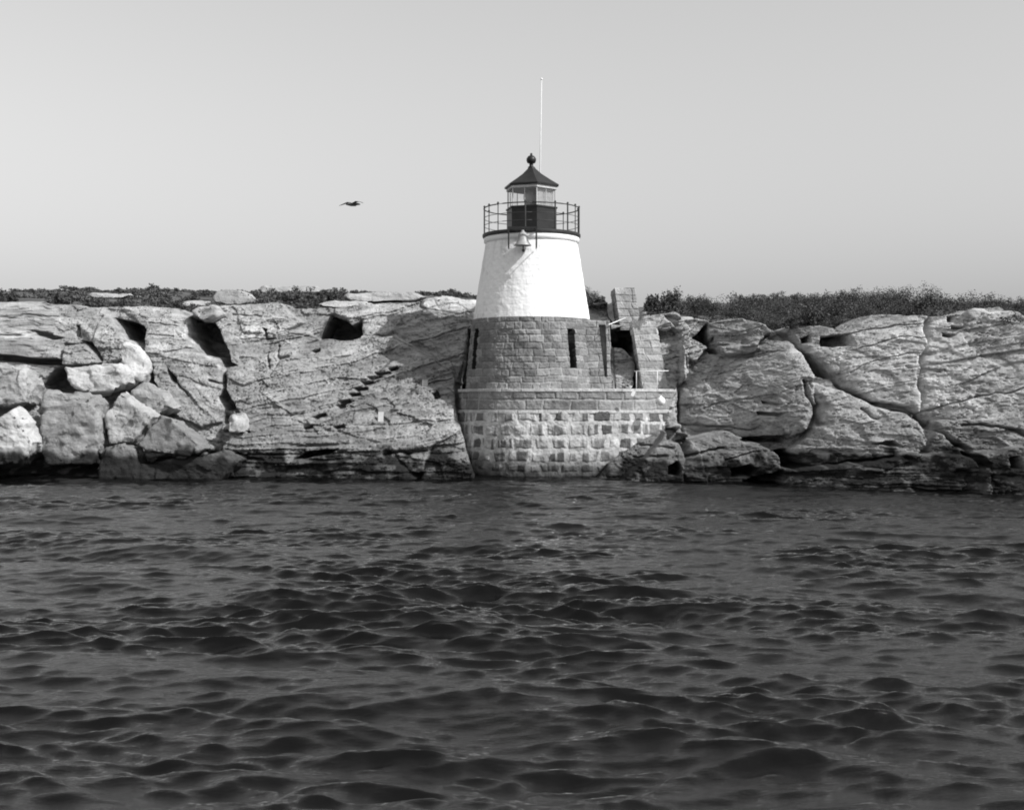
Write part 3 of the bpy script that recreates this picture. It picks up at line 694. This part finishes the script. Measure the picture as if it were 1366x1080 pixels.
def f_found(S, ZZ):
    hs = [.5, .5, .46, .6, .58, .62, .64, .6]
    e, idn, r = courses(S, ZZ, hs, .5, 1.05, 21, wob=.05)
    j = .085+.07*fbm(S*1.8, ZZ*1.8, 3, 25)+.07*sst(0, 1, fbm(S*.5, ZZ*.6, 2, 27))
    st = e-j
    d = .035*sst(0, .06, st)+fbm(S*4, ZZ*4, 4, 26, .6)*.03
    run = sst(.05, .45, fbm(S*3.4, ZZ*.35, 4, 28)+.30*fbm(S*.35+3, ZZ*.4, 2, 29)+.20)   # white lime runs down the stones
    blk = .09+.12*idn; a = np.where(st > 0, blk*(1-.8*run)+.45*run*.8, .46)
    a = a*(1+.25*fbm(S*3, ZZ*3, 4, 30))
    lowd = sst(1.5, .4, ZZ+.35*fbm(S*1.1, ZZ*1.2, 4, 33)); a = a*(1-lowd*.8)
    wet = sst(.25, .05, ZZ+.12*fbm(S*1.5, ZZ, 3, 34)); a = a*(1-wet)+.03*wet
    return d, a
aL = 3.52; aR = 6.9; BB = 3.35
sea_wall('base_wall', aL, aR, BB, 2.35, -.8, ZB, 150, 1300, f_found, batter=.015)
def f_plat(S, ZZ):
    e, idn, r = courses(S, ZZ, [.5, .46], .6, 1.3, 44, wob=.04)
    d = .04*sst(0, .05, e-.02)+fbm(S*4, ZZ*4, 4, 46, .6)*.03
    a = np.where(e > .03, .15+.13*idn, .30)*(1+.2*fbm(S*2, ZZ*3, 4, 47)); return d, a
ZPL = EYE+(540-522)/F*61.3
sea_wall('platform', aL-.10, aR-.10, BB-.10, 2.35, ZB-.02, ZPL, 50, 1000, f_plat)
def f_cop(S, ZZ):
    d = fbm(S*3, ZZ*3, 3, 56)*.015+np.where(np.abs(((S/.93) % 1)-.5) > .485, -.03, 0); return d, .42*(1+.2*fbm(S*2, ZZ*2, 3, 57))
sea_wall('coping', aL+.0, aR-.02, BB-.02, 2.35, ZPL-.0, ZPL+.13, 8, 900, f_cop)
sea_wall('string_course', aL+.04, aR+.04, BB+.04, 2.35, ZB-.13, ZB, 8, 900, f_cop)
# masonry wing with the tapering recess, right of the round tower
def hexa(name, fb, ft, Yb_, Yt_, th, parent, alb, seed, hole=None, mat='masonry', nn=(60, 110), cs=(.3, .7)):
    """battered masonry block: front face corners (photo u) at bottom fb=(u0,u1,v) and top ft=(u0,u1,v), depths, thickness"""
    B0 = Vector(at(fb[0], fb[2], Yb_)); B1 = Vector(at(fb[1], fb[2], Yb_)); T0 = Vector(at(ft[0], ft[2], Yt_)); T1 = Vector(at(ft[1], ft[2], Yt_))
    nw, nz = nn; V = []; Aa_ = []
    bk = Vector((0, th, 0)); n_side = max(6, int(th/.08))
    s_list = [('f', k/(nw-1)) for k in range(nw)]+[('r', k/n_side) for k in range(1, n_side+1)]+[('b', 1-k/8) for k in range(1, 9)]+[('l', 1-k/n_side) for k in range(1, n_side)]
    W = (B1-B0).length; S = []
    for i in range(nz):
        q = i/(nz-1); L_, R_ = B0.lerp(T0, q), B1.lerp(T1, q)
        for sd_, k in s_list:
            if sd_ == 'f': p = L_.lerp(R_, k); n_ = (0, -1, 0); s = k*W
            elif sd_ == 'r': p = R_+bk*k; n_ = (1, 0, 0); s = W+k*th
            elif sd_ == 'b': p = L_.lerp(R_, k)+bk; n_ = (0, 1, 0); s = 2*W+th-k*W
            else: p = L_+bk*k; n_ = (-1, 0, 0); s = 2*W+2*th-k*th
            V.append(tuple(p)+n_); S.append((s, p.z, k if sd_ == 'f' else -1, q))
    V = np.array(V); S = np.array(S); hh = T0.z-B0.z; nh = max(2, int(hh/.32))
    e, idn, r = courses(S[:, 0], S[:, 1], [hh/nh]*nh+[1], cs[0], cs[1], seed, wob=.05)
    d = .03*sst(0, .05, e)*(.5+idn)+fbm(S[:, 0]*4, S[:, 1]*4, 4, seed, .6)*.03
    a = alb*(.8+.4*idn)*(1+.25*fbm(S[:, 0]*1.5, S[:, 1]*1.5, 4, seed+2))
    if hole is not None:
        k0, k1, k0b, k1b, q0, q1 = hole; q = S[:, 3]; lo = k0b+(k0-k0b)*(q-q0)/(q1-q0); hi = k1b+(k1-k1b)*(q-q0)/(q1-q0)
        m = (S[:, 2] > lo) & (S[:, 2] < hi) & (q > q0) & (q < q1); d = np.where(m, -.35, d)
    P = V[:, :3]+V[:, 3:]*d[:, None]; nc = len(s_list); fc = grid_faces(nz, nc, True).tolist(); fc.append([(nz-1)*nc+k for k in range(nc)])
    return mesh_obj(name, P, fc, M[mat], parent, False, {'alb': a})
hexa('stair_turret', (776, 815, 521), (776, 813, 427), 62.9, 63.1, 3.0, TW, .23, 71, (.62, .86, .80, .88, .2, .93))
SW = empty('stair_wall', at(860, 520, 64.5)); tag(SW, 'pale battered stone wall climbing the rock in two steps, right of the tower', 'wall')
hexa('lower_section', (858, 892, 520), (843, 874, 428), 64.3, 65.3, 1.3, SW, .34, 73, cs=(.9, 1.6))
hexa('upper_section', (828, 856, 440), (820, 846, 384), 68.2, 68.8, 2.6, SW, .26, 75, cs=(.9, 1.6))
# fog bell on its frame
FB = empty('fog_bell', (XT-.35, YT-R2-.6, ZD)); tag(FB, 'grey fog bell hanging in a black frame from the lighthouse gallery', 'bell')
Yf = YT-R2-.75
def X_at(u, Y): return (u-683)/F*Y
xa, xb = X_at(678.5, Yf), X_at(715.5, Yf)
mb = MB()
for x in (xa, xb):
    mb.box((x, (Yf+YT-R2+.5)/2, ZD-.06), (.04, (YT-R2+.5-Yf)/2, .04)); mb.box((x, Yf, ZD-.5), (.035, .035, .48)); mb.tube([(x, Yf, ZD-.9), (x, YT-R2-.12, ZD-.95)], .025, 6)
mb.box(((xa+xb)/2, Yf, ZD-.05), ((xb-xa)/2-.036, .03, .035)); mb.box(((xa+xb)/2, Yf+.38, ZD-.06), ((xb-xa)/2-.045, .05, .045))
mb.build('frame', M['black'], FB)
bx_, by_ = X_at(697.5, Yf+.38), Yf+.38; zt0 = ZD-.12
MB().lathe([(0, 0), (.06, -.01), (.07, -.08), (.16, -.14), (.22, -.26), (.25, -.46), (.30, -.58), (.40, -.70), (.40, -.73), (.34, -.72), (.26, -.6), (.2, -.3), (0, -.2)], (bx_, by_, zt0), 28).build('bell', M['bell'], FB, True)
MB().tube([(bx_, by_, zt0-.3), (bx_+.02, by_, zt0-.95)], .03, 8).lathe([(0, -.08), (.07, -.03), (.07, .04), (0, .09)], (bx_+.02, by_, zt0-.95), 10).build('clapper', M['iron'], FB, True)


# pole behind the lantern
PL = empty('flagpole', at(720, 300, YT+1.6)); tag(PL, 'tall thin white pole rising behind the lantern roof', 'pole')
p0, p1 = Vector(at(719, 313, YT+1.6)), Vector(at(722.5, 107, YT+1.6))
MB().tube([p0, p0.lerp(p1, .5), p1], [.036, .03, .02], 8).build('shaft', M['polep'], PL, True)
MB().lathe([(0, 0), (.05, .02), (.06, .06), (.03, .1), (0, .11)], tuple(p1), 10).build('truck', M['whitep'], PL, True)
# small things about the base
HR = empty('handrail', at(860, 510, 63.0)); tag(HR, 'thin white pipe handrail on short posts at the end of the platform', 'railing')
MB().tube([at(846, 495, 62.6), at(892, 494.5, 62.6)], .018, 6).build('rail', M['whitep'], HR, True)
for u in (849, 877): MB().tube([at(u, 495, 62.6), at(u, 521, 62.6)], .016, 6).build('post', M['whitep'], HR, True)
o = MB().tube([at(812, 433, 62.4), at(834, 424, 66.2)], .022, 6).build('guy_rod', M['whitep'], None, True, at(812, 433, 62.4)); tag(o, 'short white rod slanting between the tower wing and the stair wall', 'rod')
o = MB().lathe([(.0, -.2), (.12, -.17), (.19, -.06), (.2, .04), (.15, .15), (.05, .2), (.03, .26), (0, .27)], (0, 0, .2), 20).build('float', M['whitep'], None, True)
o.location = (X_at(881, 61.4), 61.2, EYE+(540-541)/F*61.2); tag(o, 'white ball float hanging at the platform edge above the sea wall', 'float')
o = MB().box((0, 0, .12), (.07, .05, .12)).build('marker', M['whitep'], None, False); o.location = at(843, 528, 61.15); o.rotation_euler = (0, radians(25), 0); tag(o, 'tiny white marker block leaning on the platform coping', 'marker')
for (u, v, hpx, lab) in ((567, 513, 13, 'faded pale daymark board fixed on the upper part of the slanting ledge'), (508, 556, 14, 'bright white square daymark board fixed on the lower ledge')):
    X = 0; Z = 3.
    for _ in range(8):
        Y = float(Yn(X, Z)); X = (u-683)/F*Y; Z = EYE+(540-v)/F*Y
    dd, _a = relief(np.array([[X-.3, X, X+.3]]), np.array([[Z, Z, Z]])); Y = Y-float(dd.max())-.10
    hw = 3.6/F*Y; hz = hpx/2/F*Y
    mb = MB().box((0, 0, 0), (hw, .025, hz)); mb.tube([(0, .03, -hz*.5), (0, .6, -hz*.6)], .03, 6).tube([(0, .03, hz*.5), (0, .8, hz*.6)], .03, 6)
    o = mb.build('daymark_board', M['greyp'] if v > 540 else M['curtain']); o.location = at(u, v, Y); o.rotation_euler = (radians(-18), 0, 0); tag(o, lab, 'board')
# gull
BD = empty('bird', at(470, 273, 55)); tag(BD, 'dark bird flying low over the sea left of the lighthouse', 'bird')
bp_ = Vector(at(470, 273, 55))
def sp(p): return tuple(bp_+Vector(p))
MB().tube([sp((-.26, 0, .0)), sp((-.2, 0, .01)), sp((-.05, 0, 0)), sp((.12, 0, .0)), sp((.2, 0, .02)), sp((.27, 0, .02)), sp((.33, 0, .0))], [.02, .04, .07, .07, .045, .045, .008], 10).build('body', M['bird'], BD, True)
for s_ in (-1, 1):
    v = [(.1, 0, .04), (-.08, 0, .04), (.14, .22*s_, .13), (-.06, .22*s_, .12), (.04, .5*s_, .06), (-.06, .5*s_, .055), (-.08, .66*s_, .0)]
    v2 = [(x, y, z-.012) for x, y, z in v]
    f_ = [[0, 1, 3, 2], [2, 3, 5, 4], [4, 5, 6], [7, 9, 10, 8], [9, 11, 12, 10], [11, 13, 12], [0, 2, 9, 7], [2, 4, 11, 9], [4, 6, 13, 11], [1, 8, 10, 3], [3, 10, 12, 5], [5, 12, 13, 6]]
    rz = radians(55); q = [sp((x*cos(rz)-y*sin(rz), x*sin(rz)+y*cos(rz), z)) for x, y, z in v+v2]
    MB().add(q, f_).build('wing', M['bird'], BD)

# ------------------------------------------------------------------ vegetation
def leaf_cloud(cs, rng, sp=.15):
    """cs: list of (x,y,z,rx,rz,n,size,albedo) clumps -> quads"""
    V = []; Al = []
    for (x, y, z, rx, rz_, n, sz, al) in cs:
        k = max(3, n//40); sub = rng.normal(size=(k, 3)); sub /= np.linalg.norm(sub, axis=1)[:, None]; sub *= rng.uniform(.35, 1, (k, 1)); sub[:, 2] = np.abs(sub[:, 2])
        j = rng.integers(0, k, n); p = sub[j]+np.clip(rng.normal(size=(n, 3)), -1.8, 1.8)*sp; p[:, 2] = np.clip(p[:, 2], .0, None)
        C_ = np.array([x, y, z])+p*np.array([rx, rx, rz_])
        a = rng.normal(size=(n, 3)); a /= np.linalg.norm(a, axis=1)[:, None]; b = np.cross(a, rng.normal(size=(n, 3))); b /= np.linalg.norm(b, axis=1)[:, None]
        s = sz*rng.uniform(.6, 1.4, (n, 1)); a = a*s; b = b*s*.6
        V.append(np.stack([C_-a, C_+b, C_+a, C_-b], 1)); sa = rng.uniform(.7, 1.35, k)
        Al.append(np.repeat(al*sa[j]*rng.uniform(.75, 1.3, n), 4))
    V = np.concatenate(V).reshape(-1, 3); return V, np.arange(len(V)).reshape(-1, 4), np.concatenate(Al)
rng = np.random.default_rng(4)
BARE = [[(278,384),(345,384),(345,412),(278,412)], [(345,380),(436,380),(436,391),(345,391)], [(455,390),(568,388),(568,406),(440,408)], [(555,394),(645,394),(645,425),(540,425)], [(118,389),(180,389),(180,396),(118,396)],[(420,400),(510,400),(510,414),(420,414)], [(784,402),(822,402),(822,440),(784,440)],[(818,382),(850,382),(860,440),(820,440)],[(858,408),(882,408),(882,422),(858,422)]]
def bare(u, v):
    for P in BARE:
        if P[0][0] < u < P[1][0] and P[0][1] < v < P[2][1]: return True
    return False
left = []; right = []
tries = 0
while len(left) < 480 and tries < 9000:
    tries += 1; b = rng.uniform(1.5, 60)**1.0; X = rng.uniform(-44, 4)
    yr = float(np.interp(X, xs, YRs)); Y = yr+b; Z = float(groundZ(X, Y)); u, v = uv(X, Y, Z)
    if (b < 32 and bare(u, v-3)) or (400 < u < 640 and v > 406): continue
    if vn(np.array(X*.18), np.array(Y*.09), 401) < .0 and rng.random() < .9: continue
    big = rng.random() < .12
    left.append((X, Y, Z-.05, rng.uniform(.6, 1.5), rng.uniform(.22, .5)*(1.6 if big else 1), int(rng.uniform(160, 300)), .085, rng.uniform(.05, .10)))
for _ in range(190):
    u = rng.uniform(120, 560); b = rng.uniform(1.3, 9); X = (u-683)/F*70; Y = float(np.interp(X, xs, YRs))+b; X = (u-683)/F*Y; Z = float(groundZ(X, Y)); uu, vv = uv(X, Y, Z)
    if bare(uu, vv-3) or (u > 430 and b < 4): continue
    left.append((X, Y, Z-.08, rng.uniform(.5, 1.2), rng.uniform(.18, .42), int(rng.uniform(160, 300)), .07, rng.uniform(.035, .08)))
while len(right) < 430:
    b = 0.8+rng.uniform(0, 1)**1.7*50; X = rng.uniform(4, 46); yr = float(np.interp(X, xs, YRs)); Y = yr+b; Z = float(groundZ(X, Y)); u, v = uv(X, Y, Z)
    if bare(u, v) or (u < 862 and v > 408) or b < 1.6 and rng.random() < .5: continue
    hgt = np.interp(b, [0, 4, 9, 15, 50], [.5, .95, 1.45, 1.25, .8])*(1+.3*float(vn(np.array(X*.4), np.array(Y*.3), 411)))*np.interp(u, [790, 860, 1280, 1420], [.85, .95, 1.0, 1.12])
    right.append((X, Y, Z-.05, rng.uniform(.8, 1.5), hgt*rng.uniform(.8, .95), int(rng.uniform(1300, 1900)), .036, rng.uniform(.035, .085)))
V_, F_, A_ = leaf_cloud(left, rng)
tag(mesh_obj('ground_cover', V_, F_, M['leaf'], None, False, {'alb': A_}), 'low dark scrub growing between pale outcrops left of the tower', 'scrub', kind='stuff')
V_, F_, A_ = leaf_cloud(right, rng, .10)
tag(mesh_obj('thicket', V_, F_, M['leaf'], None, False, {'alb': A_}), 'dense dark thicket growing along the top of the ledges right of the tower', 'thicket', kind='stuff')
# bushes that stand out on their own
for i, (u, v, hpx, wpx, lab) in enumerate([
  (1232, 424, 34, 18, 'tallest wispy bush breaking the skyline at the right'),
  (12, 410, 16, 16, 'dark low bush at the far left edge of the turf'),
  (75, 408, 18, 20, 'low bush on the left ledge, second from the left edge'),
  (168, 411, 14, 12, 'small round bush growing on the rim left of the first dark recess'),
  (210, 410, 22, 24, 'wide bush on the rim between the two large dark clefts'),
  (386, 402, 18, 26, 'dark bush behind the pale domed outcrop, to its right'),
  (474, 386, 12, 10, 'small bush poking above the skyline left of the tower'),
  (890, 420, 38, 24, 'upright bush right of the stair wall'),
  (985, 426, 40, 34, 'broad dark bush above the cleft block'),
  (1075, 438, 40, 30, 'bushy shrub above the deep diagonal crack'),
  (1350, 432, 26, 16, 'dark bush tucked in the notch at the right edge'),
  (800, 405, 20, 14, 'small bush seen between the white tower and the stair wall'),
  (868, 408, 30, 14, 'narrow bush directly beside the stair wall')]):
    X, Y, Z = ground_at(u, v) if not (u == 12) else ground_at(u, 404)
    if Y > 90 and i not in (6,): Y = float(np.interp(X, xs, YRs))+2; X = (u-683)/F*Y; Z = float(groundZ(X, Y))
    h_ = hpx/F*Y; r_ = wpx/F*Y; root = empty('bush', (X, Y, Z)); tag(root, lab, 'bush', 'bushes standing out of the scrub')
    n = 900 if hpx > 25 else 420; al = rng.uniform(.055, .1)
    V_, F_, A_ = leaf_cloud([(X, Y, Z+.02, r_, h_*.75, n, .07, al), (X+r_*.3, Y-.1, Z+.1, r_*.6, h_*.85, n//2, .07, al)], rng)
    mesh_obj('foliage', V_, F_, M['leaf'], root, False, {'alb': A_})
    mb = MB()
    for k in range(7):
        t = rng.uniform(0, 2*pi); rr = r_*rng.uniform(.2, .8); mb.tube([(X, Y, Z-.1), (X+rr*.5*cos(t), Y+rr*.5*sin(t), Z+h_*.5), (X+rr*cos(t), Y+rr*sin(t), Z+h_*rng.uniform(.55, .88))], [.03, .02, .008], 5)
    mb.build('stem', M['bark'], root)
